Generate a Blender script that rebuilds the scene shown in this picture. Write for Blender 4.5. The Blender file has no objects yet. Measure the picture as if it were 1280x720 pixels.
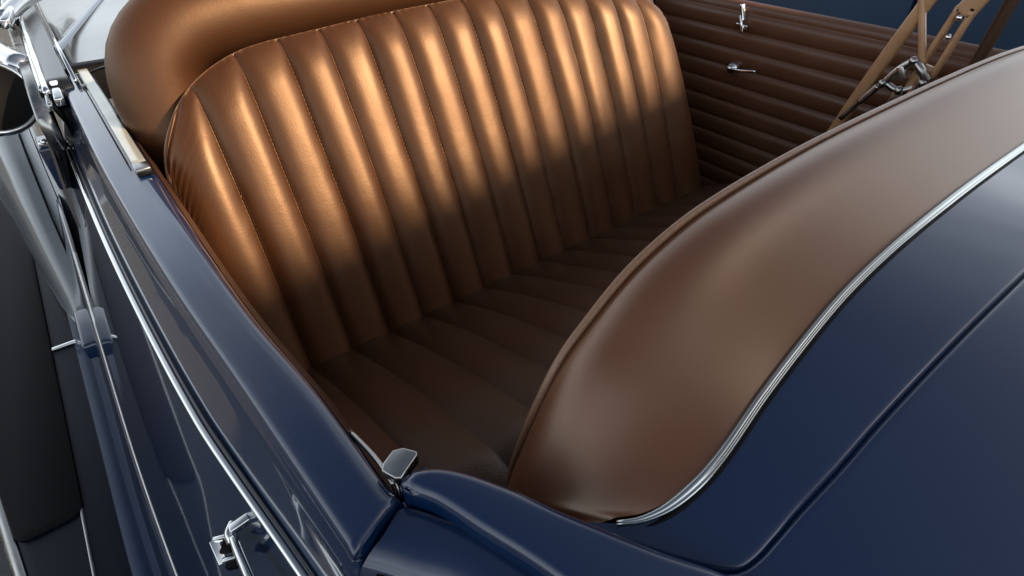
import bpy, bmesh, math, random
from mathutils import Vector, Matrix, noise
random.seed(7)
S = bpy.context.scene
C = S.collection

# ---------------------------------------------------------------- materials
def mat(name, col, rough=.4, metal=0., coat=0., coat_rough=.03, spec=.5, tint=None,
        grain=None, var=0., var_scale=6., sheen=0., rough_var=0., coat_ior=1.5):
    m = bpy.data.materials.new(name); m.use_nodes = True
    nt = m.node_tree; b = nt.nodes['Principled BSDF']; L = nt.links
    b.inputs['Base Color'].default_value = (*col, 1)
    b.inputs['Roughness'].default_value = rough
    b.inputs['Metallic'].default_value = metal
    b.inputs['Specular IOR Level'].default_value = spec
    if tint: b.inputs['Specular Tint'].default_value = (*tint, 1)
    b.inputs['Coat Weight'].default_value = coat
    b.inputs['Coat Roughness'].default_value = coat_rough
    b.inputs['Coat IOR'].default_value = coat_ior
    if sheen:
        b.inputs['Sheen Weight'].default_value = sheen
    tc = nt.nodes.new('ShaderNodeTexCoord')
    if var or rough_var:
        n = nt.nodes.new('ShaderNodeTexNoise'); n.inputs['Scale'].default_value = var_scale
        n.inputs['Detail'].default_value = 6
        L.new(tc.outputs['Object'], n.inputs['Vector'])
        if var:
            mx = nt.nodes.new('ShaderNodeMix'); mx.data_type = 'RGBA'
            mx.inputs['A'].default_value = (*[c*(1-var) for c in col], 1)
            mx.inputs['B'].default_value = (*[min(1, c*(1+var)) for c in col], 1)
            L.new(n.outputs['Fac'], mx.inputs['Factor'])
            L.new(mx.outputs['Result'], b.inputs['Base Color'])
        if rough_var:
            mr = nt.nodes.new('ShaderNodeMapRange')
            mr.inputs['From Min'].default_value = .3; mr.inputs['From Max'].default_value = .7
            mr.inputs['To Min'].default_value = rough-rough_var
            mr.inputs['To Max'].default_value = rough+rough_var
            L.new(n.outputs['Fac'], mr.inputs['Value'])
            L.new(mr.outputs['Result'], b.inputs['Roughness'])
    if grain:
        sc, st, kind = grain
        if kind == 'leather':
            v = nt.nodes.new('ShaderNodeTexVoronoi'); v.inputs['Scale'].default_value = sc
            L.new(tc.outputs['Object'], v.inputs['Vector']); out = v.outputs['Distance']
            n2 = nt.nodes.new('ShaderNodeTexNoise'); n2.inputs['Scale'].default_value = 9
            n2.inputs['Detail'].default_value = 4
            L.new(tc.outputs['Object'], n2.inputs['Vector'])
            bp0 = nt.nodes.new('ShaderNodeBump'); bp0.inputs['Strength'].default_value = 0.0 if 'roll' in name or name == 'brown_leather' else .08
            bp0.inputs['Distance'].default_value = .02
            L.new(n2.outputs['Fac'], bp0.inputs['Height'])
            bp = nt.nodes.new('ShaderNodeBump'); bp.inputs['Strength'].default_value = st
            bp.inputs['Distance'].default_value = .0006
            L.new(out, bp.inputs['Height']); L.new(bp0.outputs['Normal'], bp.inputs['Normal'])
        else:
            n2 = nt.nodes.new('ShaderNodeTexNoise'); n2.inputs['Scale'].default_value = sc
            n2.inputs['Detail'].default_value = 3
            L.new(tc.outputs['Object'], n2.inputs['Vector'])
            bp = nt.nodes.new('ShaderNodeBump'); bp.inputs['Strength'].default_value = st
            bp.inputs['Distance'].default_value = .002
            L.new(n2.outputs['Fac'], bp.inputs['Height'])
        L.new(bp.outputs['Normal'], b.inputs['Normal'])
    return m

M = dict(
    paint=mat('navy_paint', (.0010, .0155, .058), .40, spec=.25, coat=1., coat_rough=.04, coat_ior=1.62, rough_var=.03, var=.12, var_scale=2.5),
    paint_dark=mat('dark_navy_paint', (.0015, .005, .013), .45, coat=.07, coat_rough=.08, var=.3, var_scale=3, spec=.2),
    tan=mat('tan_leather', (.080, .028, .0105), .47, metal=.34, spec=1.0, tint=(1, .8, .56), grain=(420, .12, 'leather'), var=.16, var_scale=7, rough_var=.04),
    roll=mat('brown_leather', (.125, .047, .022), .36, spec=1.0, coat=.08, coat_rough=.3, tint=(1, .84, .66), grain=(700, .05, 'leather'), var=.08, var_scale=5, rough_var=.015),
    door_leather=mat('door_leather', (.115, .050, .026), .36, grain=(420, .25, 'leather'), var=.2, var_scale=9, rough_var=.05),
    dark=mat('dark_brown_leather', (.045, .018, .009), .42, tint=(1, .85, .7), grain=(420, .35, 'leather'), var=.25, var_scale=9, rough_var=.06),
    carpet=mat('black_carpet', (.008, .006, .005), .95, grain=(300, .6, 'noise')),
    welt=mat('welt_leather', (.24, .13, .075), .32, grain=(500, .3, 'leather')),
    thread=mat('tan_thread', (.03, .014, .007), .8),
    chrome=mat('chrome', (.78, .79, .78), .09, metal=1., rough_var=.04, var_scale=30),
    molding=mat('brushed_molding', (.50, .53, .52), .20, metal=1., rough_var=.05, var_scale=50),
    matte=mat('matt_black', (.004, .004, .004), .7, spec=.15),
    steel=mat('dull_steel', (.42, .42, .40), .28, metal=1., rough_var=.1, var_scale=40),
    ivory=mat('pale_aluminium', (.62, .62, .56), .33, metal=.6, rough_var=.06, var_scale=25),
    rubber=mat('black_rubber', (.004, .004, .005), .6, spec=.12, grain=(250, .4, 'noise')),
    black=mat('black_enamel', (.006, .007, .009), .3, coat=.25, coat_rough=.1),
    deck=mat('deck_sky_sheen', (.10, .12, .145), .3, coat=.55, coat_rough=.08, rough_var=.05),  # rear deck: sky reflection put into a paler base colour
    fender=mat('fender_sky_sheen', (.13, .145, .15), .3, coat=.7, coat_rough=.08, rough_var=.05),  # fender: bright sky reflection painted in as a grey base
    wood=mat('bent_wood', (.42, .235, .115), .38, coat=.3, coat_rough=.2, grain=(60, .3, 'noise'), var=.35, var_scale=22),
    asphalt=mat('asphalt', (.085, .088, .09), .85, grain=(90, .9, 'noise'), var=.4, var_scale=30),
    render=mat('shade_wall_render', (.22, .20, .18), .9, grain=(40, .6, 'noise'), var=.2, var_scale=3),
    wall=mat('navy_wall_paint', (.008, .030, .065), .5, var=.35, var_scale=2.2),
)

# ---------------------------------------------------------------- helpers
def link(name, bm, m, parent=None, smooth=True, weighted=False):
    bmesh.ops.recalc_face_normals(bm, faces=bm.faces)
    me = bpy.data.meshes.new(name); bm.to_mesh(me); bm.free()
    me.materials.append(m)
    for p in me.polygons: p.use_smooth = smooth
    o = bpy.data.objects.new(name, me); C.objects.link(o)
    if parent: o.parent = parent
    return o

def catmull(pts, n=None, per=10):
    """smooth resample of a polyline, evenly spaced by arc length"""
    P = [Vector(p) for p in pts]
    if len(P) == 2:
        n = n or per
        return [P[0].lerp(P[1], i/(n-1)) for i in range(n)]
    dense = []
    for i in range(len(P)-1):
        p0 = P[i-1] if i else P[0]*2-P[1]
        p1, p2 = P[i], P[i+1]
        p3 = P[i+2] if i+2 < len(P) else P[-1]*2-P[-2]
        t0 = 0; a = .5
        t1 = t0+max(1e-6, (p1-p0).length**a); t2 = t1+max(1e-6, (p2-p1).length**a); t3 = t2+max(1e-6, (p3-p2).length**a)
        for k in range(16):
            t = t1+(t2-t1)*k/16
            A1 = p0*((t1-t)/(t1-t0))+p1*((t-t0)/(t1-t0)); A2 = p1*((t2-t)/(t2-t1))+p2*((t-t1)/(t2-t1))
            A3 = p2*((t3-t)/(t3-t2))+p3*((t-t2)/(t3-t2))
            B1 = A1*((t2-t)/(t2-t0))+A2*((t-t0)/(t2-t0)); B2 = A2*((t3-t)/(t3-t1))+A3*((t-t1)/(t3-t1))
            dense.append(B1*((t2-t)/(t2-t1))+B2*((t-t1)/(t2-t1)))
    dense.append(P[-1])
    n = n or (len(P)-1)*per
    return even(dense, n)

def even(poly, n):
    L = [0]
    for a, b in zip(poly, poly[1:]): L.append(L[-1]+(b-a).length)
    out = []; j = 0
    for i in range(n):
        s = L[-1]*i/(n-1)
        while j < len(L)-2 and L[j+1] < s: j += 1
        d = L[j+1]-L[j]
        out.append(poly[j].lerp(poly[j+1], (s-L[j])/d if d > 0 else 0))
    return out

def grid(rows, bm=None, close_u=False, close_v=False, caps=False):
    """surface through rows of points"""
    bm = bm or bmesh.new()
    V = [[bm.verts.new(p) for p in r] for r in rows]
    nr, nc = len(V), len(V[0])
    for i in range(nr if close_u else nr-1):
        for j in range(nc if close_v else nc-1):
            a, b = V[i][j], V[i][(j+1) % nc]; c, d = V[(i+1) % nr][(j+1) % nc], V[(i+1) % nr][j]
            try: bm.faces.new((a, b, c, d))
            except ValueError: pass
    if caps and close_v:
        bm.faces.new(V[0]); bm.faces.new(V[-1][::-1])
    return bm

def frames(path, up=Vector((0, 0, 1))):
    out = []
    for i, p in enumerate(path):
        t = (path[min(i+1, len(path)-1)]-path[max(i-1, 0)]).normalized()
        s = t.cross(up)
        if s.length < 1e-4: s = t.cross(Vector((0, 1, 0)))
        s.normalize(); out.append((p, t, s, s.cross(t).normalized()))
    return out

def sweep(path, prof, up=Vector((0, 0, 1)), scale=None, bm=None, closed=True):
    """prof: list of (side, up) offsets"""
    rows = []
    for i, (p, t, s, u) in enumerate(frames(path, up)):
        k = scale(i/(len(path)-1)) if scale else 1
        rows.append([p+s*(a*k)+u*(b*k) for a, b in prof])
    return grid(rows, bm, close_v=closed, caps=closed)

def ring(r, n=12, sx=1., sy=1.):
    return [(r*sx*math.cos(2*math.pi*i/n), r*sy*math.sin(2*math.pi*i/n)) for i in range(n)]

def tube(path, r, n=12, bm=None, scale=None, up=Vector((0, 0, 1)), sx=1., sy=1.):
    return sweep(path, ring(r, n, sx, sy), up, scale, bm)

def box(bm, c, size, rot=None, bevel=0., seg=2):
    r = bmesh.ops.create_cube(bm, size=1)
    mt = Matrix.Translation(c) @ (rot.to_4x4() if rot else Matrix.Identity(4)) @ Matrix.Diagonal((*size, 1))
    bmesh.ops.transform(bm, matrix=mt, verts=r['verts'])
    if bevel:
        es = list({e for v in r['verts'] for e in v.link_edges})
        bmesh.ops.bevel(bm, geom=es, offset=bevel, segments=seg, profile=.6, affect='EDGES')
    return bm

def bar(bm, a, b, w, h, up=Vector((0, 0, 1)), bevel=0., seg=2):
    a, b = Vector(a), Vector(b); d = b-a
    t = d.normalized(); s = t.cross(up).normalized(); u = s.cross(t)
    return box(bm, (a+b)/2, (d.length, w, h), Matrix((t, s, u)).transposed(), bevel, seg)

def prism(outline, zf0, zf1, bevel=0., seg=3):
    bm = bmesh.new()
    top = [bm.verts.new((x, y, zf1(x, y))) for x, y in outline]
    bot = [bm.verts.new((x, y, zf0(x, y))) for x, y in outline]
    f = bm.faces.new(top); bm.faces.new(bot[::-1])
    n = len(top)
    for i in range(n): bm.faces.new((top[i], bot[i], bot[(i+1) % n], top[(i+1) % n]))
    if bevel:
        bmesh.ops.bevel(bm, geom=list(f.edges), offset=bevel, segments=seg, profile=.55, affect='EDGES')
    return bm

def interp(x, tab):
    if x <= tab[0][0]: return tab[0][1]
    for (a, va), (b, vb) in zip(tab, tab[1:]):
        if x <= b:
            t = (x-a)/(b-a); return va+(vb-va)*t
    return tab[-1][1]

def sm(t): t = max(0, min(1, t)); return t*t*(3-2*t)

def thing(name, label, cat):
    o = bpy.data.objects.new(name, None); C.objects.link(o)
    o['label'] = label; o['category'] = cat
    return o

# ================================================================= THE CAR
car = thing('vintage_car', 'open navy blue vintage car with fluted tan leather bench seat and chrome trim', 'car')

# --- cowl surface: a shallow dome across the car (x), metres; car centre x=.66
XC = .66
def D(x, y=0.): return 1.267-.10*abs((x-XC)/.56)**2.3 - (.03*max(0, -y-.05))

B = [(.157, .102), (.167, .094), (.181, .088), (.204, .085), (.226, .086), (.273, .093), (.324, .099), (.379, .104),
     (.439, .106), (.555, .106), (.70, .105), (.84, .105), (.95, .104), (1.05, .100), (1.12, .094), (1.175, .10)]
P = [(.142, .112), (.148, .099), (.156, .083), (.168, .061), (.1765, .048), (.184, .0405), (.195, .0375), (.210, .037), (.229, .037),
     (.265, .036), (.304, .036), (.393, .034), (.48, .031), (.564, .029), (.7, .029), (.85, .031), (.98, .034), (1.08, .037), (1.14, .04), (1.178, .08), (1.19, .112)]
N = 260
Bp = catmull([(x, y, 0) for x, y in B], N); Pp = catmull([(x, y, 0) for x, y in P], N)
def offs(poly, d):
    """offset in plan: + is towards the front of the car / outward"""
    out = []
    for i, p in enumerate(poly):
        t = (poly[min(i+1, len(poly)-1)]-poly[max(i-1, 0)]); t.z = 0; t.normalize()
        nrm = Vector((t.y, -t.x, 0))
        out.append(p+nrm*d)
    return out
def on(poly, dz=0.): return [Vector((p.x, p.y, D(p.x, p.y)+dz)) for p in poly]

# cowl lid between the chrome moulding and the shut line
Bin = offs(Bp, -.012)
Pin = offs(Pp, -.0022)
rows = [on(Bin, -.03)]
for k in range(0, 15):
    t = k/14
    rows.append(on([a.lerp(b, t) for a, b in zip(Bp, offs(Pp, -.0048))], -.0005*0))
for d, dz in ((-.0032, -.0002), (-.0024, -.0007), (-.0016, -.0015), (-.0010, -.0024), (-.0007, -.0036)):
    rows.append(on(offs(Pp, d), dz))
link('cowl_lid', grid(rows), M['paint'], car)

# fixed cowl outside the shut line
Q = [(.100, .16), (.105, .09), (.112, .03), (.118, -.05), (.14, -.16), (.20, -.34), (.30, -.50), (.48, -.56), (.66, -.58), (.84, -.56), (1.02, -.5),
     (1.12, -.34), (1.18, -.16), (1.20, -.05), (1.208, .03), (1.215, .09), (1.22, .16)]
Qp = catmull([(x, y, 0) for x, y in Q], N)
rows = []
for d, dz in ((-.0006, -.0038), (-.0002, -.0026), (.0004, -.0016), (.0013, -.0007), (.0024, -.0002), (.005, 0)):
    rows.append(on(offs(Pp, d), dz))
Po = offs(Pp, .005)
for k in range(1, 25):
    t = (k/24)**1.6
    rows.append(on([a.lerp(b, t) for a, b in zip(Po, Qp)]))
# nose-down skirt so that the cowl is closed below
last = rows[-1]
for dz in (.01, .05, .2, .5): rows.append([Vector((p.x+(XC-p.x)*-.02*dz, p.y-.01*dz, p.z-dz)) for p in last])
link('cowl', grid(rows), M['paint'], car)
# gutter floor under the shut line
link('cowl_gutter', grid([on(offs(Pp, -.0012), -.0037), on(offs(Pp, .0004), -.0037)]), M['black'], car)

# --- leather roll round the front edge of the cockpit
A = [(.150, .197, 1.06), (.1565, .2, 1.112), (.166, .2, 1.148), (.199, .2, 1.214), (.227, .2, 1.241), (.262, .2, 1.266), (.309, .2, 1.284), (.354, .2, 1.292),
     (.459, .2, 1.300), (.652, .2, 1.302), (.86, .2, 1.299), (.97, .2, 1.294), (1.04, .2, 1.288), (1.10, .2, 1.278), (1.145, .2, 1.255), (1.175, .2, 1.21), (1.19, .2, 1.14), (1.195, .2, 1.06)]
Ap = catmull(A, N)
Bl = offs(Bp, -.003)
Bl = on(Bl, .001)
# roll starts a little below and outside the end of the moulding
Bl = even([Vector((.146, .128, 1.155)), Vector((.150, .114, 1.176))]+Bl+[Vector((1.185, .114, 1.170)), Vector((1.19, .128, 1.150))], N)
# make parameters correspond: warp so both reach the same x
def by_x(poly, x):
    for a, b in zip(poly, poly[1:]):
        if a.x <= x <= b.x: return a.lerp(b, (x-a.x)/max(1e-9, b.x-a.x))
    return poly[-1]
nv = 22
rows = [[] for _ in range(nv+1)]
for i in range(N):
    a = Ap[i]; b = Bl[i]
    tang = (Ap[min(i+1, N-1)]-Ap[max(i-1, 0)]).normalized()
    across = (a-b)
    nrm = tang.cross(across).normalized()
    if nrm.z < 0: nrm = -nrm
    end = sm((i+8)/20)*sm((N+7-i)/20)
    h = .004+.019*end
    for k in range(nv+1):
        v = k/nv
        prof = (v**.9)*(1-v**5)*1.55*(1-.35*(1-v))
        rows[k].append(b+across*v+nrm*h*prof)
# tuck behind the piping and down to the dash
under = []
for dy, dz in ((-.002, -.004), (-.006, -.012), (-.010, -.03)):
    under.append([Vector((p.x+(XC-p.x)*.01, p.y+dy, p.z+dz)) for p in Ap])
roll = link('cockpit_roll', grid(rows+under), M['roll'], car)
roll['label'] = 'smooth brown padded leather roll'
# piping: twin beads on the far edge
pp = [p+Vector((0, .0025, .0010)) for p in Ap]
link('piping', tube(pp, .0032, 10, up=Vector((0, 1, 0))), M['welt'], roll)
pp2 = []
for i, p in enumerate(Ap):
    q = rows and p+ (Bl[i]-p)*.055
    pp2.append(q+Vector((0, 0, .0048)))

# chrome moulding between the roll and the cowl lid
Bm = catmull([(x, y, 0) for x, y in B], 200)
mp = [Vector((p.x, p.y, D(p.x, p.y)+.0005)) for p in Bm]
prof = [(-.0045, -.002), (-.0045, .001), (-.0036, .0028), (-.0018, .0042), (.0002, .0044), (.0016, .0034), (.0022, .0022), (.0030, .0026), (.0040, .0022), (.0046, .0008), (.0046, -.002)]
nrm_up = Vector((0, 0, 1))
link('chrome_molding', sweep(mp, prof, scale=lambda t: .4+.42*sm(t/.05)*sm((1-t)/.05)), M['molding'], car)
# rubber seat under it
mp2 = [p+Vector((0, 0, -.0006)) for p in [Vector((q.x, q.y, D(q.x, q.y)-.0006)) for q in offs(Bm, .0040)]]
link('molding_gasket', sweep(mp2, ring(.0024, 8), scale=lambda t: sm(t/.05+.2)), M['rubber'], car)

# --- blue cap rail at the side of the cowl (raised pad with a rounded end)
cap_in = [(.0905, .1905), (.099, .1825), (.118, .151), (.131, .123), (.144, .0985), (.158, .072), (.174, .046), (.19, .01), (.205, -.06), (.222, -.18), (.26, -.34)]
cap_out = [(.0665, .1925), (.0775, .172), (.0875, .142), (.098, .112), (.107, .08), (.116, .04), (.126, -.02), (.142, -.1), (.165, -.2), (.20, -.34)]
ci = catmull([(x, y, 0) for x, y in cap_in], 60); co = catmull([(x, y, 0) for x, y in cap_out], 60)
tip = Vector((.0775, .1972, 0))
ci = catmull([tuple(tip), (.0850, .1950, 0)]+[(x, y, 0) for x, y in cap_in], 150)
co = catmull([tuple(tip), (.0705, .1960, 0)]+[(x, y, 0) for x, y in cap_out], 150)
capz = lambda x, y: 1.2060-(.02*max(0, -y-.02))
def d2(p, poly):
    best = 9.
    for a, b in zip(poly, poly[1:]):
        ab = b-a; t = max(0, min(1, (p-a).dot(ab)/max(1e-12, ab.dot(ab))))
        best = min(best, (p-(a+ab*t)).length)
    return best
rows = []
R_c = .0075
ring_out = [[Vector((p.x, p.y, capz(p.x, p.y)-R_c-dz)) for p in co] for dz in (.03, .012)]
for k in range(0, 31):
    t = .5-.5*math.cos(math.pi*k/30)
    row = []
    for a, b in zip(co, ci):
        p = a.lerp(b, t); d = min(d2(p, co[::3]), d2(p, ci[::3])) if 0 < k < 30 else 0
        q_ = max(0, 1-d/R_c)
        row.append(Vector((p.x, p.y, capz(p.x, p.y)+.0012*math.sin(math.pi*t)-R_c*(1-math.sqrt(max(0, 1-q_*q_))))))
    rows.append(row)
ring_in = [[Vector((p.x, p.y, capz(p.x, p.y)-R_c-dz)) for p in ci] for dz in (.012, .03)]
link('cowl_cap', grid(ring_out+rows+ring_in), M['paint'], car)

# --- cowl side: ledge below the cap, then the rounded body side
G = [(.0545, .1840), (.0625, .173), (.0705, .160), (.084, .142), (.094, .112), (.103, .08), (.112, .04), (.122, -.02), (.138, -.1), (.161, -.2), (.196, -.34), (.24, -.5)]
Ep = [(.0465, .1790), (.055, .169), (.0645, .155), (.077, .139), (.087, .11), (.096, .08), (.105, .04), (.116, -.02), (.132, -.1), (.155, -.2), (.19, -.34), (.234, -.5)]
ns = 90
g = catmull([(x+.006, y+.003, 0) for x, y in G], ns); e = catmull([(x, y, 0) for x, y in Ep], ns)
zt = lambda p: -.02*max(0, -p.y-.02)
rows = []
for dx, z in ((.014, 1.150), (.010, 1.172), (.0085, 1.182), (.007, 1.187), (.004, 1.1895), (0, 1.1902)):
    rows.append([Vector((p.x+dx, p.y, z+zt(p))) for p in g])
rows.append([Vector((p.x, p.y, 1.1900+zt(p))) for p in [a.lerp(b, .5) for a, b in zip(g, e)]])
R_ = .030
for k in range(0, 15):
    a = math.radians(24+54*k/14)
    rows.append([Vector((p.x-R_*(math.sin(a)-.407)*1.25, p.y-.006*(math.sin(a)-.4), 1.1893-R_*(.9135-math.cos(a))+zt(p))) for p in e])
lastr = rows[-1]
for dx, dz in ((-.006, -.02), (-.016, -.06), (-.03, -.12), (-.055, -.22), (-.085, -.32), (-.11, -.40), (-.13, -.46)):
    rows.append([Vector((p.x+dx, p.y, p.z+dz)) for p in lastr])
side = link('cowl_side', grid(rows), M['paint'], car)
side['label'] = 'rounded navy cowl side ahead of the door'
bm = bmesh.new()
for r in ((lastr,),):
    pts = [p+Vector((-.002, 0, -.018)) for p in lastr]
    tube(even(pts, 60), .0045, 10, bm)
link('belt_molding', bm, M['chrome'], side)

# --- near door: rail along the top, body side falling away below
IX = [(.17, .066), (.20, .063), (.30, .060), (.42, .051), (.72, .047), (1.25, .046)]
OX = [(.17, .027), (.20, .0255), (.34, .0165), (.50, .006), (.80, -.004), (1.25, -.005)]
def ss(tab): 
    pts = catmull([(v, y, 0) for y, v in tab], 200)
    return lambda y: by_y(pts, y)
def by_y(pts, y):
    if y <= pts[0].y: return pts[0].x
    for a, b in zip(pts, pts[1:]):
        if a.y <= y <= b.y: return a.x+(b.x-a.x)*(y-a.y)/max(1e-9, b.y-a.y)
    return pts[-1].x
ix, ox = ss(IX), ss(OX)
def door_section(y, cut=0.):
    i, o = ix(y), ox(y)
    f = 1-.45*sm((.42-y)/.25)          # body side is steeper near the cowl
    pts = [(i, 1.0), (i+.001, 1.17), (i, 1.190), (i-.0012, 1.1955), (i-.004, 1.1985), (i-.009, 1.1998)]
    w = i-o
    pts += [(i-w*.33, 1.2003), (i-w*.5, 1.1995), (o+.010, 1.1978), (o+.0058, 1.1972), (o+.0034, 1.1962), (o+.0016, 1.1945), (o+.0005, 1.192), (o, 1.189),
            (o+.0006, 1.184), (o+.0004, 1.179), (o-.0014, 1.1765), (o-.0028, 1.172), (o-.0045, 1.162)]
    low = catmull([(o-.0045, 0, 1.162)]+[(o-dx*f, 0, z) for dx, z in ((.012, 1.142), (.0265, 1.105), (.044, 1.05), (.058, 1.0), (.074, .94), (.092, .87), (.112, .79), (.128, .73), (.137, .70))], 44)
    return pts+[(p.x, p.z) for p in low[1:]]
def cutline(t):                         # shut line of the door's front edge: runs slightly forward towards the outside
    return .190-.016*t
ys = [.0]+[.0012, .003, .006]+[.01+.012*k for k in range(0, 90)]
ys = [y for y in ys if y < 1.06]
rows = []
YR = .1895
for k in ys:
    y = YR+k
    sec = door_section(y)
    row = []
    for j, (x, z) in enumerate(sec):
        yy = y
        t = (ix(y)-x)/(ix(y)-ox(y)) if z > 1.17 else 1+(1.17-z)*.4
        yy = y-.014*max(0, min(1.4, t))*(1-sm(k/.2))
        ins = .002*(1-sm(k/.003))
        cx, cz = (x-.0, z-ins) if z > 1.19 else (x+ins, z)
        row.append(Vector((cx, yy, cz)))
    rows.append(row)
first = [Vector((p.x+.003, p.y+.002, p.z-.004)) for p in rows[0]]
inner = [Vector((p.x+.012, p.y+.004, min(p.z-.02, 1.17))) for p in rows[0]]
door = link('door', grid([inner, first]+rows), M['paint'], car)
door['label'] = 'near side navy door with broad rounded top rail'
# raised lock plate at the front of the rail
bm = bmesh.new()
def rail_bm(pts): return pts

# chrome belt moulding on the near door
bead = [Vector((ox(y)-.0275*(1-.45*sm((.42-y)/.25))-.0015, y-.018*(1-sm((y-.18)/.2)), 1.106)) for y in [.172+k*.01 for k in range(0, 98)] if y < 1.145]
bmld = sweep(bead, [(-.0042, -.0052), (-.0042, .0052), (-.0005, .006), (.0030, .0042), (.0042, 0), (.0030, -.0042), (-.0005, -.006)], up=Vector((0, 0, 1)))
# orientation safeguard: moulding is near symmetric
link('belt_molding', bmld, M['chrome'], door)
bead2 = [p+Vector((.004, 0, .0085)) for p in bead]
link('molding_shadow_line', tube(bead2, .0014, 6), M['black'], door)

# exterior door handle, bottom left
def tb(bm, pts, r, n=10, **k): return tube(catmull(pts, 18), r, n, bm, **k)
bm = bmesh.new()
bar(bm, (-.0135, .3275, 1.0715), (-.0300, .3285, 1.0675), .0075, .0065, up=Vector((0, 0, 1)), bevel=.0012)
tb(bm, [(-.026, .334, 1.066), (-.031, .3275, 1.0655), (-.0315, .322, 1.0615)], .0048)
tb(bm, [(-.0310, .3245, 1.0629), (-.0312, .3061, 1.0665), (-.0305, .2789, 1.0715), (-.0295, .2464, 1.0720)], .0042, sx=.75, sy=1.3)
bar(bm, (-.0285, .323, 1.060), (-.0275, .2464, 1.0665), .0022, .0050, bevel=.0006)
tb(bm, [(-.0333, .3364, 1.0485), (-.032, .330, 1.052), (-.030, .322, 1.056)], .0036)
hb = link('handle', bm, M['chrome'], door)
bm = bmesh.new()
bar(bm, (-.0445, .343, 1.047), (-.0325, .336, 1.050), .0032, .007, up=Vector((0, 0, 1)), bevel=.0008)
bar(bm, (-.0450, .329, 1.0345), (-.0340, .324, 1.0375), .0045, .007, up=Vector((0, 0, 1)), bevel=.0008)
bar(bm, (-.0450, .344, 1.047), (-.0455, .328, 1.034), .0032, .007, up=Vector((1, 0, 0)), bevel=.0008)
link('latch_block', bm, M['chrome'], hb)
bm = bmesh.new()
bar(bm, (-.0430, .328, 1.030), (-.0330, .322, 1.033), .010, .007, bevel=.001)
bar(bm, (-.042, .337, 1.041), (-.034, .331, 1.044), .010, .004, bevel=.001)
link('latch_recess', bm, M['rubber'], hb)

# pale slide strip let into the top rail, with its clip and slot
strip = [Vector((.033+.002*(1-k/20), .755+k*.0245, 1.2016)) for k in range(21)]
bm = sweep(strip, [(-.0075, -.001), (-.0075, .0012), (-.006, .0022), (.006, .0022), (.0075, .0012), (.0075, -.001)])
gs = link('glass_channel', bm, M['ivory'], door)
bm = bmesh.new(); box(bm, (.0345, .748, 1.2045), (.0165, .022, .006), bevel=.0015)
link('channel_clip', bm, M['steel'], gs)
bm = bmesh.new(); box(bm, (.0365, .7345, 1.2020), (.0175, .007, .0030), bevel=.0006)
link('clip_shadow_gap', bm, M['rubber'], gs)
bm = bmesh.new(); box(bm, (.0235, 1.165, 1.2030), (.0075, .075, .004), bevel=.001)
fr = link('slot_frame', bm, M['steel'], gs)
bm = bmesh.new(); box(bm, (.0235, 1.165, 1.2052), (.0042, .06, .0015), bevel=.0004)
link('slot', bm, M['rubber'], fr)
bm = bmesh.new(); tube([Vector((.0235, .77, 1.2036)), Vector((.0225, 1.12, 1.2036))], .0010, 6, bm)
link('channel_groove', bm, M['rubber'], gs)

# inner trim of the near door
rows = [[Vector((ix(y)+.001+dx, y, z)) for y in [.2+.05*k for k in range(18)]] for dx, z in ((.0, 1.188), (.006, 1.18), (.010, 1.15), (.012, 1.0), (.012, .6))]
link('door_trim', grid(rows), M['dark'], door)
# slim metal lip at the front of the inner edge
bm = bmesh.new(); tube(catmull([(.0655, .20, 1.197), (.0665, .225, 1.193), (.064, .26, 1.187)], 14), .0018, 8, bm)
link('lip', bm, M['steel'], door)

# --- chrome dovetail tab between the door and the cowl cap
bm = bmesh.new()
tabm = prism([(.0625, .2075), (.0655, .2115), (.0745, .2155), (.0805, .2125), (.0855, .2045), (.0845, .2020), (.0695, .1955), (.0665, .1975)], lambda x, y: 1.199, lambda x, y: 1.2045+.15*(x-.063), .0012, 3)
tab = link('door_latch', tabm, M['steel'], car)
bm = bmesh.new(); tube(catmull([(.068, .204, 1.20), (.067, .199, 1.188), (.064, .196, 1.172)], 12), .0032, 10, bm)
link('latch_stem', bm, M['chrome'], tab)

# --- door front pillar cap (short blue bridge piece in the rail)
bm = prism([(.0645, .1865), (.0620, .1905), (.0555, .1885), (.0515, .1845), (.0445, .1755), (.0305, .1655), (.0285, .1600), (.034, .1600), (.050, .1745), (.058, .1800)], lambda x, y: 1.10, lambda x, y: 1.176, .0015, 3)
link('door_seal', bm, M['rubber'], car)

# --- lower sill, splash apron, running board
flare = lambda y: -.125*(y-.93)
def strip_y(sec, y0, y1, n=40, taper=None, fl=False):
    rows = []
    for k in range(n+1):
        y = y0+(y1-y0)*k/n
        dx = taper(y) if taper else 0
        rows.append([Vector((x+dx+(flare(y)*sm((-.29-x)/.09) if fl else 0), y, z)) for x, z in sec])
    return grid(rows)
lastsec = lambda y: door_section(y)[-1]
sill_t = lambda y: lastsec(max(.2, y))[0]+.137
link('sill', strip_y([(-.128, .712), (-.1335, .700), (-.1375, .698), (-.141, .695), (-.1445, .688), (-.152, .665), (-.170, .60), (-.188, .54), (-.206, .49), (-.222, .462), (-.236, .450)], -.2, 2.2, 60, sill_t), M['paint'], car)
link('sill_bead', strip_y([(-.1335, .702), (-.1375, .7015), (-.1395, .698), (-.136, .695)], .1, 1.6, 40, sill_t), M['steel'], car)
rb = link('running_board', strip_y([(-.205, .30), (-.205, .440), (-.225, .4480), (-.30, .4500), (-.375, .4485), (-.398, .444), (-.408, .435), (-.412, .41), (-.410, .36)], -.4, 3.2, 60, fl=True), M['paint_dark'], car)
link('edge_trim', strip_y([(-.393, .4475), (-.399, .4505), (-.407, .4465), (-.4145, .438), (-.418, .425), (-.4175, .412), (-.412, .409)], -.4, 3.2, 60, fl=True), M['steel'], rb)
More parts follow.
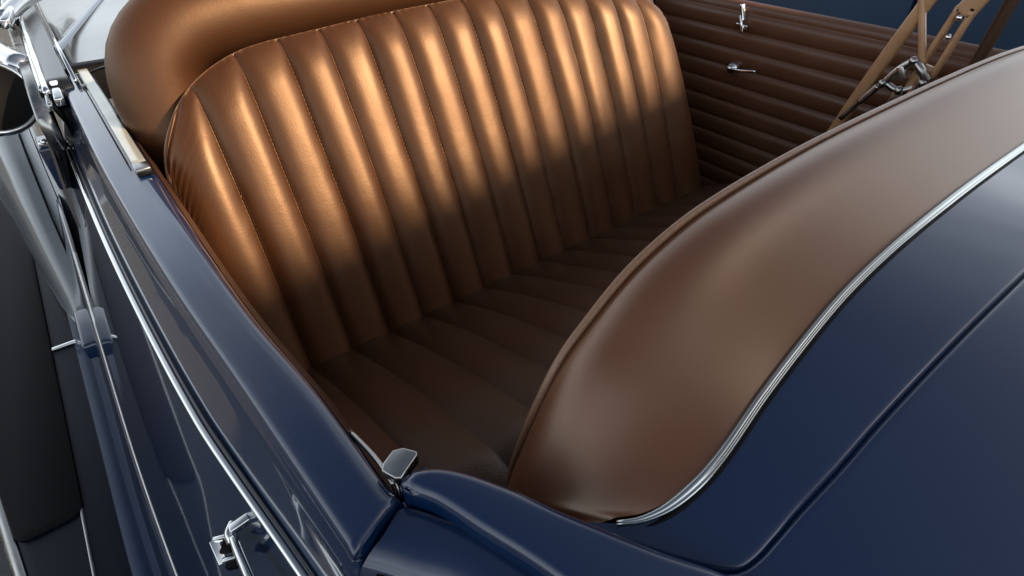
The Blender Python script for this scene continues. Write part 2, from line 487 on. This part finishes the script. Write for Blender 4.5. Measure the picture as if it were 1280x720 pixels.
link('tread_strip', strip_y([(-.2325, .4490), (-.2310, .4525), (-.2275, .4525), (-.2260, .4490)], -.4, 3.0, 30), M['steel'], rb)
link('inner_tread_strip', strip_y([(-.2985, .4500), (-.297, .4535), (-.2935, .4535), (-.292, .4500)], -.4, 1.03, 30), M['steel'], rb)
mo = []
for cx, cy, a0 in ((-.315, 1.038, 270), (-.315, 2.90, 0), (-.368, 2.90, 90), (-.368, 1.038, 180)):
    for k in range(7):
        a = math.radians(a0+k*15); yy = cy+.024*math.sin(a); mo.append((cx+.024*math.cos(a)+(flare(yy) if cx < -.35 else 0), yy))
link('dark_reflection_sheet', prism(mo, lambda x, y: .446, lambda x, y: .4555, .002, 2), M['rubber'], rb)  # black sheet standing in for the dark reflection on the board
bm = bmesh.new(); box(bm, (-.262, 1.60, .454), (.055, .012, .006), bevel=.0015)
link('step_plate', bm, M['chrome'], rb)
bm = bmesh.new(); box(bm, (-.166, 1.33, .640), (.034, .15, .040), bevel=.008, seg=3)
link('bracket', bm, M['paint'], car)
bm = bmesh.new(); tube(catmull([(-.236, .70, .463), (-.226, .66, .476), (-.219, .60, .480), (-.215, .50, .478), (-.212, .38, .476)], 24), .0085, 12, bm)
link('exhaust_pipe', bm, M['chrome'], car)

# --- rear quarter and fender
def fz(y):  # fender crown height along the car
    return interp(y, [(1.5, .46), (1.62, .50), (1.72, .56), (1.85, .64), (2.0, .715), (2.2, .79), (2.5, .86), (2.9, .87), (3.2, .80)])
rows = []
def fender_h(t): return interp(t, [(0, 0), (.06, .05), (.16, .125), (.32, .215), (.55, .30), (.85, .37), (1.3, .41), (1.8, .40)])
FX = [(-.12, 0, .055), (-.14, 0, .02), (-.165, .0, .004), (-.195, .01, 0), (-.22, .05, 0), (-.245, .17, -.002), (-.27, .36, -.006), (-.295, .60, -.012), (-.32, .85, -.02), (-.35, 1.05, -.03), (-.38, 1.2, -.05), (-.42, 1.3, -.1)]
for k in range(61):
    t = 1.6*k/60
    h = sum(fender_h(max(0, t+d)) for d in (-.06, -.03, 0, .03, .06))/5
    rows.append([Vector((x, 1.60+y0+t*(1-y0*.35), .452+h+dz*min(1, t*6))) for x, y0, dz in FX])
fend = link('rear_fender', grid(rows), M['fender'], car)
fend['label'] = 'glossy rear fender with the sky reflection painted in pale grey'
for xx in (-.139, -.172):
    bm = bmesh.new()
    tube([Vector((xx, 1.60+t, .4545+fender_h(t)+(.018 if xx > -.15 else .002)*min(1, t*6))) for t in [.02+.05*k for k in range(22)]], .0022, 8, bm)
    link('fender_seam', bm, M['rubber'], fend)
# rear quarter panel of the body, behind the door
rows = []
for k in range(41):
    y = 1.215+k*.045
    b = 1-.12*sm((y-1.3)/1.4)
    rows.append([Vector((x*b+(1-b)*.2, y, z)) for x, z in ((.03, 1.12), (.012, 1.135), (-.004, 1.128), (-.016, 1.11), (-.026, 1.08), (-.040, 1.03), (-.058, .96), (-.076, .88), (-.094, .80), (-.106, .74), (-.125, .66), (-.135, .58), (-.14, .5))])
link('quarter_panel', grid(rows), M['paint'], car)
# hinge box on the quarter
bm = bmesh.new(); box(bm, (-.062, 1.345, 1.02), (.044, .075, .085), bevel=.006, seg=3)
hg = link('hinge_cover', bm, M['paint'], car)
bm = bmesh.new(); bar(bm, (-.080, 1.318, 1.066), (-.050, 1.318, 1.069), .010, .006, bevel=.0015)
bmesh.ops.create_uvsphere(bm, u_segments=12, v_segments=8, radius=.006, matrix=Matrix.Translation((-.070, 1.318, 1.070)))
link('hinge_pin', bm, M['chrome'], hg)

# --- rear deck behind the seat
rows = []
for k in range(31):
    y = 1.22+k*.06
    drop = .10*max(0, (y-1.3)/1.7)**2
    rows.append([Vector((x, y, z-drop)) for x, z in ((.008, 1.12), (.012, 1.165), (.018, 1.185), (.03, 1.196), (.06, 1.203), (.16, 1.215), (.4, 1.235), (.66, 1.242), (.92, 1.235), (1.16, 1.215), (1.26, 1.2), (1.30, 1.18), (1.31, 1.1))])
deck = link('rear_deck', grid(rows), M['deck'], car)
deck['label'] = 'deck panel behind the seat, pale from sky reflection put into its colour'
rows = [[Vector((x, y, 1.206+.006*(x-.03)+dz)) for x, y, dz in [(.012+t*.26, 1.345+t*.90+w, d) for t in [k/16 for k in range(17)]]] for w, d in ((0, -.001), (.008, .0035), (.055, .0035), (.065, -.001))]
link('deck_reflection_band', grid(rows), M['paint'], deck)  # dark reflection on the deck, laid on as a raised navy strip
rows = []
for dy, z in ((0, 1.15), (.003, 1.20), (.008, 1.208), (.03, 1.209), (.036, 1.19)):
    rows.append([Vector((x, 1.222+dy, z)) for x in [.012+.02*k for k in range(8)]])
link('deck_edge', grid(rows), M['rubber'], deck)

# --- slanting chrome-edged post with knuckle at the rear corner
bm = bmesh.new()
a_, b_ = Vector((-.006, 1.150, 1.199)), Vector((-.001, 1.81, 1.209))
sweep([a_.lerp(b_, k/12) for k in range(13)], [(-.017, -.03), (-.017, .001), (-.014, .004), (.014, .004), (.017, .001), (.017, -.03)], bm=bm)
post = link('windscreen_post', bm, M['black'], car)
bm = bmesh.new()
tube([Vector((.016, 1.150, 1.2065)), Vector((.0170, 1.4, 1.2095)), Vector((.0205, 1.80, 1.216))], .0030, 10, bm)
link('chrome_edge', bm, M['chrome'], post)
bm = bmesh.new()
tube(catmull([(-.0265, 1.140, 1.199), (-.0245, 1.35, 1.205), (-.020, 1.74, 1.213)], 30), .0050, 10, bm, scale=lambda t: 1+.10*math.sin(t*23))
tube(catmull([(-.0325, 1.175, 1.195), (-.031, 1.35, 1.200), (-.027, 1.55, 1.205)], 20), .0035, 8, bm)
link('chrome_edge', bm, M['chrome'], post)
bm = bmesh.new()
sweep([Vector((-.044, 1.10, 1.172)), Vector((-.0425, 1.3, 1.190)), Vector((-.038, 1.76, 1.205))], [(-.010, -.05), (-.010, .002), (-.006, .005), (.007, .005), (.010, .002), (.010, -.05)], bm=bm)
link('hinge_rod', bm, M['steel'], post)
bm = bmesh.new()
tube(catmull([(-.050, 1.62, 1.222), (-.020, 1.70, 1.232), (.010, 1.77, 1.236), (.06, 1.88, 1.236)], 14), .0165, 14, bm)
tube(catmull([(-.040, 1.66, 1.20), (-.030, 1.72, 1.236)], 8), .012, 12, bm)
bar(bm, (-.046, 1.58, 1.222), (-.030, 1.66, 1.232), .016, .020, bevel=.004)
link('knuckle', bm, M['chrome'], post)
bm = bmesh.new()
bar(bm, (-.0150, 1.105, 1.192), (-.0120, 1.185, 1.198), .013, .014, bevel=.003)
bar(bm, (-.030, 1.125, 1.180), (-.026, 1.180, 1.190), .008, .012, bevel=.002)
link('socket', bm, M['chrome'], post)
rows = [[Vector((x+dx, y, z)) for x, z in ((-.075, .98), (-.066, 1.06), (-.055, 1.14), (-.046, 1.175), (-.030, 1.18), (-.022, 1.15), (-.020, 1.0))] for y, dx in ((1.12, .004), (1.13, 0), (1.3, 0), (1.55, 0), (1.75, 0))]
link('hinge_pillar', grid(rows), M['black'], car)
rows = [[Vector((x, y, z)) for x in (.000, .014)] for y, z in ((1.13, 1.19), (1.3, 1.196), (1.9, 1.19))]
bm = bmesh.new(); bar(bm, (-.001, 1.06, 1.170), (-.002, 1.20, 1.178), .010, .020, bevel=.003)
link('post_foot', bm, M['black'], car)

# round black mirror with a chrome rim on its arm
mc = Vector((-.108, 1.32, 1.16)); dirv = Vector((.12, -.62, .45)).normalized()
q = dirv.to_track_quat('Z', 'Y').to_matrix().to_4x4()
def lathe(prof, mtx, n=40, bm=None):
    rows = [[mtx @ Vector((r*math.cos(2*math.pi*k/n), r*math.sin(2*math.pi*k/n), z)) for k in range(n)] for r, z in prof]
    return grid(rows, bm, close_v=True)
mt = Matrix.Translation(mc) @ q
mir = link('side_mirror', lathe([(.0005, -.018), (.03, -.015), (.052, -.004), (.060, .003)], mt), M['matte'], car)
link('mirror_rim', lathe([(.058, -.001), (.060, .005), (.064, .006), (.067, .001), (.066, -.008), (.05, -.028), (.02, -.038), (.001, -.04)], mt), M['chrome'], mir)
bm = bmesh.new(); tube(catmull([(-.046, 1.37, 1.185), (-.075, 1.50, 1.187), (-.14, 1.76, 1.185)], 16), .023, 16, bm)
tube(catmull([(-.085, 1.45, 1.18), (-.10, 1.40, 1.165), (-.108, 1.335, 1.15)], 10), .009, 10, bm)
link('mirror_arm', bm, M['chrome'], mir)

# ---------------------------------------------------------------- the seat
seams = [.128, .192, .255, .316, .376, .437, .50, .562, .624, .690, .756, .821, .888, .954]
edges = [.053]+seams+[1.054]
OUT = [(.053, .86), (.0535, 1.02), (.056, 1.13), (.060, 1.165), (.068, 1.190), (.081, 1.211), (.106, 1.239), (.14, 1.262), (.199, 1.283), (.315, 1.293), (.447, 1.300), (.60, 1.302),
       (.76, 1.296), (.89, 1.281), (.96, 1.268), (1.0, 1.252), (1.026, 1.228), (1.042, 1.185), (1.050, 1.12), (1.054, 1.0), (1.055, .86)]
op = catmull([(x, 0, z) for x, z in OUT], 420)
def ztop(x):
    for a, b in zip(op, op[1:]):
        if a.x <= x <= b.x: return a.z+(b.z-a.z)*(x-a.x)/max(1e-9, b.x-a.x)
    return op[0].z if x < .5 else op[-1].z
def dist_out(x, z):
    d = 9.
    for p in op[::3]:
        e_ = (p.x-x)**2+(p.z-z)**2
        if e_ < d: d = e_
    return math.sqrt(d)
def plane(z): return .655+.5*(z-.90)
def rib(x, seam_list, p=3.0):
    for a, b in zip(seam_list, seam_list[1:]):
        if a <= x <= b:
            t = (x-a)/(b-a); return 1-abs(2*t-1)**p
    return 0
xs = []
for a, b in zip(edges, edges[1:]):
    n = 16
    for k in range(n):
        t = k/n; t = .5-.5*math.cos(math.pi*t)
        xs.append(a+(b-a)*t)
xs.append(edges[-1])
nz = 90
rows = []
surf = {}
def back_pt(x, v):
    zt_ = ztop(x)
    z = .86+(zt_-.86)*v
    if zt_ < .95: z = .86+(zt_-.86)*v
    d = dist_out(x, z)
    q_ = min(1, d/.055)
    pil = math.sqrt(max(0, 1-(1-q_)**2))
    r = rib(x, edges)
    wr = noise.noise(Vector((x*9, z*6, 3)))*.0025
    i_ = sum(1 for q in seams if q < x)
    pk = noise.noise(Vector((x*55, z*38, 5)))*.0016*(1-r)+noise.noise(Vector((i_*7.3, z*7, 8)))*.0016*r
    dep = pil*(.019+(.0125+.0022*math.sin(i_*2.7))*r+wr+pk)
    # belly of the seat back
    dep += .010*math.sin(math.pi*max(0, min(1, (z-.88)/.42)))*pil
    n_ = Vector((0, -.894, .447))
    return Vector((x, plane(z)+.006, z))+n_*dep
for k in range(nz+1):
    v = k/nz; v = 1-(1-v)**1.35
    rows.append([back_pt(x, v) for x in xs])
sb = link('seat_back', grid(rows), M['tan'], car)
sb['label'] = 'tan leather backrest with vertical flutes'
# welt round the backrest
wp = [Vector((p.x, plane(p.z)+.004, p.z)) for p in even(op, 260)]
link('welt', tube(wp, .0026, 8, up=Vector((0, 1, 0))), M['welt'], sb)
# stitches along each seam
bm = bmesh.new()
for x in seams:
    v = .14
    pts = []
    col = [back_pt(x+.0016, k/150) for k in range(151)]
    col = even(col, int(sum((a-b).length for a, b in zip(col, col[1:]))/.0062))
    for i in range(len(col)-1):
        a, b = col[i], col[i+1]
        if a.z < .93: continue
        bar(bm, a.lerp(b, .18)+Vector((0, -.0004, 0)), a.lerp(b, .72)+Vector((.0006, -.0004, 0)), .0008, .0008, up=Vector((0, 1, .2)))
link('stitching', bm, M['thread'], sb, smooth=False)

# padded surround
sp = []
CP = [(.135, .85, .95), (.128, .875, 1.05), (.110, .90, 1.15), (.100, .917, 1.22), (.110, .927, 1.268), (.145, .934, 1.300), (.21, .938, 1.314), (.33, .94, 1.318), (.5, .941, 1.323), (.65, .941, 1.324), (.8, .94, 1.318),
      (.92, .936, 1.302), (.99, .928, 1.275), (1.03, .915, 1.22), (1.035, .90, 1.15), (1.035, .87, 1.0)]
cpth = catmull(CP, 120)
rows = []
for i, (p, t, s, u) in enumerate(frames(cpth, Vector((0, 1, 0)))):
    row = []
    for k in range(28):
        a = 2*math.pi*k/28
        row.append(p+s*(.058*math.cos(a))+u*(.062*math.sin(a)))
    rows.append(row)
link('seat_surround', grid(rows, close_v=True, caps=True), M['tan'], car)

# cushion
cedges = [.064]+seams+[1.06]
def cush_z(y):
    if y > .28: return .902+.40*(.66-y)+.012*math.sin(math.pi*min(1, (y-.28)/.38))
    t = (.28-y)/.07
    return .902+.40*.38+.02*t-.05*(t**2)
rows = []
cys = [.70-.012*k for k in range(41)]
def cush_pt(x, y):
    r = rib(x, cedges, 2.2)
    d = min(x-.064, 1.06-x)
    q_ = min(1, d/.035); pil = math.sqrt(max(0, 1-(1-q_)**2))
    fr = sm((y-.25)/.05)
    bump = noise.noise(Vector((x*6, y*6, 9)))*.004
    return Vector((x, y, cush_z(y)-.028+pil*(.016+.0065*r+bump)))
cxs = []
for a, b in zip(cedges, cedges[1:]):
    for k in range(12):
        t = .5-.5*math.cos(math.pi*k/12); cxs.append(a+(b-a)*t)
cxs.append(cedges[-1])
for y in cys: rows.append([cush_pt(x, y) for x in cxs])
bm = grid(rows)
skirt = [rows[0]]
def down(row, dz): return [Vector((p.x, p.y, p.z-dz)) for p in row]
fl = rows[-1]; grid([fl, down(fl, .3)], bm)
lf = [r[0] for r in rows]; grid([lf, down(lf, .3)], bm)
rt = [r[-1] for r in rows]; grid([rt, down(rt, .3)], bm)
bmesh.ops.remove_doubles(bm, verts=bm.verts, dist=1e-5)
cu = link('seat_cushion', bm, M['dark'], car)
cu['label'] = 'dark brown fluted leather seat cushion'
bm = bmesh.new()
tube([p+Vector((0, 0, .001)) for p in lf], .0026, 8, bm)
link('welt', bm, M['welt'], cu)

# ---------------------------------------------------------------- far door
fl_z = [1.203, 1.164, 1.124, 1.084, 1.043, 1.001, .959, .917, .875, .833, .79, .75, .70]
zs = []
for a, b in zip(fl_z, fl_z[1:]):
    for k in range(10):
        t = .5-.5*math.cos(math.pi*k/10); zs.append((a+(b-a)*t, (1-abs(2*t-1)**3.2)*(1-.35*t)))
zs.append((fl_z[-1], 0))
lip = [(1.335, 1.19), (1.330, 1.212), (1.318, 1.222), (1.300, 1.225), (1.286, 1.222), (1.279, 1.214), (1.281, 1.206)]
rows = []
for k in range(60):
    y = .12+k*.0155
    bow = .0
    rows.append([Vector((x, y, z)) for x, z in lip[3:]]+[Vector((1.281-.008*r-.001*noise.noise(Vector((y*8, z*9, 1))), y, z)) for z, r in zs])
fd = bpy.data.objects.new('far_door', None)
C.objects.link(fd); fd.parent = car
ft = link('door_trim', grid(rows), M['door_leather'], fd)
ft['label'] = 'dark brown leather door trim with horizontal flutes'
rows = [[Vector((x, y, z)) for x, z in ((1.300, 1.224), (1.318, 1.2215), (1.330, 1.212), (1.336, 1.19), (1.345, 1.14), (1.37, 1.0), (1.42, .8), (1.46, .65))] for y in (-.1, .1, .3, .6, .9, 1.1, 1.3)]
link('door_skin', grid(rows), M['paint'], fd)
fd['label'] = 'far side door lined with brown flutes'
# latch at the top rear corner
bm = bmesh.new()
bar(bm, (1.272, .785, 1.222), (1.268, .770, 1.190), .010, .008, bevel=.002)
tb(bm, [(1.270, .780, 1.20), (1.262, .772, 1.19), (1.262, .765, 1.168)], .0038)
bar(bm, (1.268, .786, 1.180), (1.268, .756, 1.178), .008, .010, bevel=.002)
link('door_catch', bm, M['chrome'], fd)
# window crank
bm = bmesh.new()
cm = Matrix.Translation((1.268, .770, 1.086)) @ Matrix.Rotation(math.radians(-90), 4, 'Y')
lathe([(.0005, .014), (.006, .013), (.010, .010), (.013, .004), (.015, 0), (.015, -.006)], cm, 20, bm)
tb(bm, [(1.256, .768, 1.087), (1.250, .745, 1.090), (1.250, .700, 1.098)], .0036)
bmesh.ops.create_uvsphere(bm, u_segments=12, v_segments=8, radius=.007, matrix=Matrix.Translation((1.256, .771, 1.088)))
link('door_handle', bm, M['chrome'], fd)

# far side of the cowl and quarter
rows = [[Vector((x, y, z)) for x, z in ((1.19, 1.10), (1.20, 1.175), (1.23, 1.195), (1.28, 1.190), (1.31, 1.165), (1.33, 1.10), (1.37, .9), (1.42, .7))] for y in (-.5, -.2, 0, .1, .16)]
fs = link('cowl_side', grid(rows), M['paint'], car)

# ---------------------------------------------------------------- folding-top wooden bows and bracket
def plank(a, b, w, th, bmm, wb=None, n=14, sag=0.):
    a, b = Vector(a), Vector(b); path = [a.lerp(b, k/n)+Vector((0, sag*math.sin(math.pi*k/n), 0)) for k in range(n+1)]
    pr = [(-w/2, -th/2*.6), (-w/2*.7, -th/2), (w/2*.7, -th/2), (w/2, -th/2*.6), (w/2, th/2*.6), (w/2*.7, th/2), (-w/2*.7, th/2), (-w/2, th/2*.6)]
    return sweep(path, pr, up=Vector((1, 0, 0)), bm=bmm, scale=(lambda t: 1+((wb/w if wb else 1)-1)*t))
bm = bmesh.new(); plank((1.18, .475, 1.00), (1.175, .378, 1.335), .021, .016, bm, sag=.004)
link('top_bow', bm, M['wood'], car)['label'] = 'long plain wooden bow stick'
bm = bmesh.new(); plank((1.17, .400, 1.31), (1.17, .356, 1.205), .010, .012, bm)
link('top_bow_brace', bm, M['wood'], car)
# slotted bow: two cheeks with a slot between
bm = bmesh.new()
plank((1.18, .363, 1.19), (1.18, .342, 1.30), .009, .018, bm)
plank((1.18, .338, 1.185), (1.18, .321, 1.30), .009, .018, bm)
plank((1.18, .333, 1.29), (1.18, .315, 1.335), .030, .018, bm)
plank((1.18, .362, 1.12), (1.18, .350, 1.205), .030, .016, bm)
sl = link('top_bow', bm, M['wood'], car); sl['label'] = 'wooden bow stick with a slot'
bm = bmesh.new()
for z, y in ((1.285, .334), (1.255, .337)):
    bmesh.ops.create_uvsphere(bm, u_segments=10, v_segments=8, radius=.005, matrix=Matrix.Translation((1.170, y, z)))
link('bolt', bm, M['chrome'], sl)
bm = bmesh.new(); plank((1.21, .300, 1.10), (1.21, .285, 1.335), .018, .012, bm)
link('rear_stay', bm, M['dark'], car)
bm = bmesh.new()
X0 = 1.162
tb(bm, [(X0, .402, 1.165), (X0, .385, 1.195), (X0, .368, 1.212)], 0.0069)
tb(bm, [(X0, .402, 1.168), (X0, .372, 1.160), (X0, .340, 1.178)], 0.0056)
tb(bm, [(X0, .368, 1.212), (X0-.004, .350, 1.200), (X0, .338, 1.185)], 0.0069)
tb(bm, [(X0, .404, 1.166), (X0, .425, 1.135), (X0, .452, 1.085)], 0.0045)
tb(bm, [(X0-.004, .407, 1.16), (X0-.004, .428, 1.125)], 0.0060)
tb(bm, [(X0, .345, 1.19), (X0, .352, 1.165), (X0, .365, 1.14)], 0.0063)
bar(bm, (X0-.002, .385, 1.200), (X0-.002, .372, 1.180), .010, .012, bevel=.002)
bar(bm, (X0, .372, 1.165), (X0, .380, 1.110), .016, .008, up=Vector((1, 0, 0)), bevel=.002)
tb(bm, [(X0, .335, 1.18), (X0, .30, 1.170), (X0, .27, 1.165)], 0.0037)
for y, z in ((.402, 1.166), (.368, 1.212), (.341, 1.182), (.372, 1.161)):
    bmesh.ops.create_uvsphere(bm, u_segments=10, v_segments=8, radius=.0078, matrix=Matrix.Translation((X0-.003, y, z)))
link('top_bracket', bm, M['steel'], car)

# ---------------------------------------------------------------- cockpit interior closure
rows = [[Vector((x, y, z)) for x in (.06, .3, .66, 1.0, 1.29)] for y, z in ((.183, 1.04), (.17, .95), (.15, .8), (.15, .56), (.7, .55), (1.03, .55), (1.05, .9), (1.03, 1.2), (1.03, 1.24))]
link('cockpit_lining', grid(rows), M['carpet'], car)
rows = [[Vector((x, .187, z)) for z in (zz-.01, zz-.05, 1.0)] for x, zz in [(p.x, p.z) for p in Ap[26:-26:6]]]
link('dashboard', grid(rows), M['dark'], car)
rows = [[Vector((x, y, z)) for y in (.15, .6, 1.04)] for x, z in ((.078, 1.0), (.078, .56))]
link('footwell_side', grid(rows), M['carpet'], car)
rows = [[Vector((x, y, z)) for y in (.15, .6, 1.3)] for x, z in ((1.30, .9), (1.30, .56))]
link('footwell_side', grid(rows), M['carpet'], car)

# ================================================================= SETTING
bm = bmesh.new()
bmesh.ops.create_grid(bm, x_segments=2, y_segments=2, size=400)
g_ = link('ground', bm, M['asphalt'], smooth=False); g_['kind'] = 'structure'; g_['label'] = 'dark grey asphalt beside and under the car'

bm = bmesh.new()
x = -1.2
W = thing('panelled_wall', 'low dark navy panelled wall beyond the far door of the car', 'wall')
for k in range(9):
    x0 = -2.5+k*1.25
    box(bm, (3.6+.0, x0+.61, .56), (.06, 1.225, 1.12), bevel=.008)
link('panel', bm, M['wall'], W, smooth=False)
bm = bmesh.new(); box(bm, (3.63, 3.1, .54), (.04, 11.4, 1.08)); box(bm, (3.61, 3.1, 1.14), (.12, 11.4, .04), bevel=.006)
link('frame', bm, M['wall'], W, smooth=False)

# unseen wall, added for its shade, off to the right front of the car: its top edge draws the shadow line across the seat back
WB = thing('shade_wall', 'added wall out of view, placed to shade the front of the car', 'wall')
e_dir = Vector((.747, .117, 0)).normalized(); wc = Vector((5.09, -5.04, 0)); hW = 6.228
back_n = Vector((e_dir.y, -e_dir.x, 0))
bm = bmesh.new(); c0 = wc+back_n*.15
rot = Matrix((e_dir, back_n, Vector((0, 0, 1)))).transposed()
box(bm, (c0.x, c0.y, hW/2-.04), (6.6, .26, hW-.08), rot, bevel=.01)
link('wall', bm, M['render'], WB, smooth=False)  # body of the added unseen shade wall
bm = bmesh.new(); box(bm, (c0.x, c0.y, hW-.04), (6.7, .34, .08), rot, bevel=.01)
link('shade_wall_coping', bm, M['render'], WB, smooth=False)

# ================================================================= LIGHT
EL = 35.
sdir = Vector((.80, -1.0, 0)).normalized()*math.cos(math.radians(EL))+Vector((0, 0, math.sin(math.radians(EL))))
w = bpy.data.worlds.new('World'); S.world = w; w.use_nodes = True
nt = w.node_tree; bg = nt.nodes['Background']
sky = nt.nodes.new('ShaderNodeTexSky'); sky.sky_type = 'NISHITA'; sky.sun_disc = False
sky.sun_elevation = math.radians(EL); sky.sun_rotation = math.atan2(sdir.x, sdir.y)
sky.dust_density = 2.2; sky.air_density = 1.0; sky.ozone_density = .8
hs = nt.nodes.new('ShaderNodeHueSaturation'); hs.inputs['Saturation'].default_value = .62
nt.links.new(sky.outputs[0], hs.inputs['Color']); 
# thin pale cloud low in the sky, fading out towards the zenith
tcw = nt.nodes.new('ShaderNodeTexCoord'); sx = nt.nodes.new('ShaderNodeSeparateXYZ')
nt.links.new(tcw.outputs['Generated'], sx.inputs[0])
mr = nt.nodes.new('ShaderNodeMapRange'); mr.interpolation_type = 'SMOOTHSTEP'
mr.inputs['From Min'].default_value = .82; mr.inputs['From Max'].default_value = .25
mr.inputs['To Min'].default_value = 0; mr.inputs['To Max'].default_value = 1
nt.links.new(sx.outputs['Z'], mr.inputs['Value'])
cn = nt.nodes.new('ShaderNodeTexNoise'); cn.inputs['Scale'].default_value = 2.2; cn.inputs['Detail'].default_value = 5
mp_ = nt.nodes.new('ShaderNodeMapping'); mp_.inputs['Scale'].default_value = (1, 1, 3)
nt.links.new(tcw.outputs['Generated'], mp_.inputs[0]); nt.links.new(mp_.outputs[0], cn.inputs['Vector'])
mr2 = nt.nodes.new('ShaderNodeMapRange'); mr2.inputs['From Min'].default_value = .35; mr2.inputs['From Max'].default_value = .65
mr2.inputs['To Min'].default_value = .45; mr2.inputs['To Max'].default_value = 1
nt.links.new(cn.outputs['Fac'], mr2.inputs['Value'])
mm = nt.nodes.new('ShaderNodeMath'); mm.operation = 'MULTIPLY'
nt.links.new(mr.outputs[0], mm.inputs[0]); nt.links.new(mr2.outputs[0], mm.inputs[1])
cm_ = nt.nodes.new('ShaderNodeMix'); cm_.data_type = 'RGBA'; cm_.blend_type = 'ADD'
nt.links.new(mm.outputs[0], cm_.inputs['Factor']); nt.links.new(hs.outputs[0], cm_.inputs['A'])
cm_.inputs['B'].default_value = (13.8, 14.7, 15.6, 1)
nt.links.new(cm_.outputs['Result'], bg.inputs[0]); bg.inputs[1].default_value = .07
ld = bpy.data.lights.new('sun', 'SUN'); ld.energy = 5; ld.angle = math.radians(.7); ld.color = (1, .76, .50)
lo = bpy.data.objects.new('sun', ld); C.objects.link(lo)
lo.rotation_euler = sdir.to_track_quat('Z', 'Y').to_euler()

# ================================================================= CAMERA
F0 = 709.; p = math.atan(550/709.); yw = math.radians(38)
cd = bpy.data.cameras.new('camera'); cam = bpy.data.objects.new('camera', cd); C.objects.link(cam)
cd.lens = F0/1280*36; cd.sensor_width = 36; cd.clip_start = .01; cd.clip_end = 2000
cam.location = (0, 0, 1.5)
cam.rotation_euler = (math.pi/2-p, 0, -yw)
S.camera = cam
S.view_settings.view_transform = 'Standard'; S.view_settings.look = 'None'
S.view_settings.exposure = .45; S.view_settings.gamma = 1
S.cycles.max_bounces = 8
S.cycles.use_denoising = True
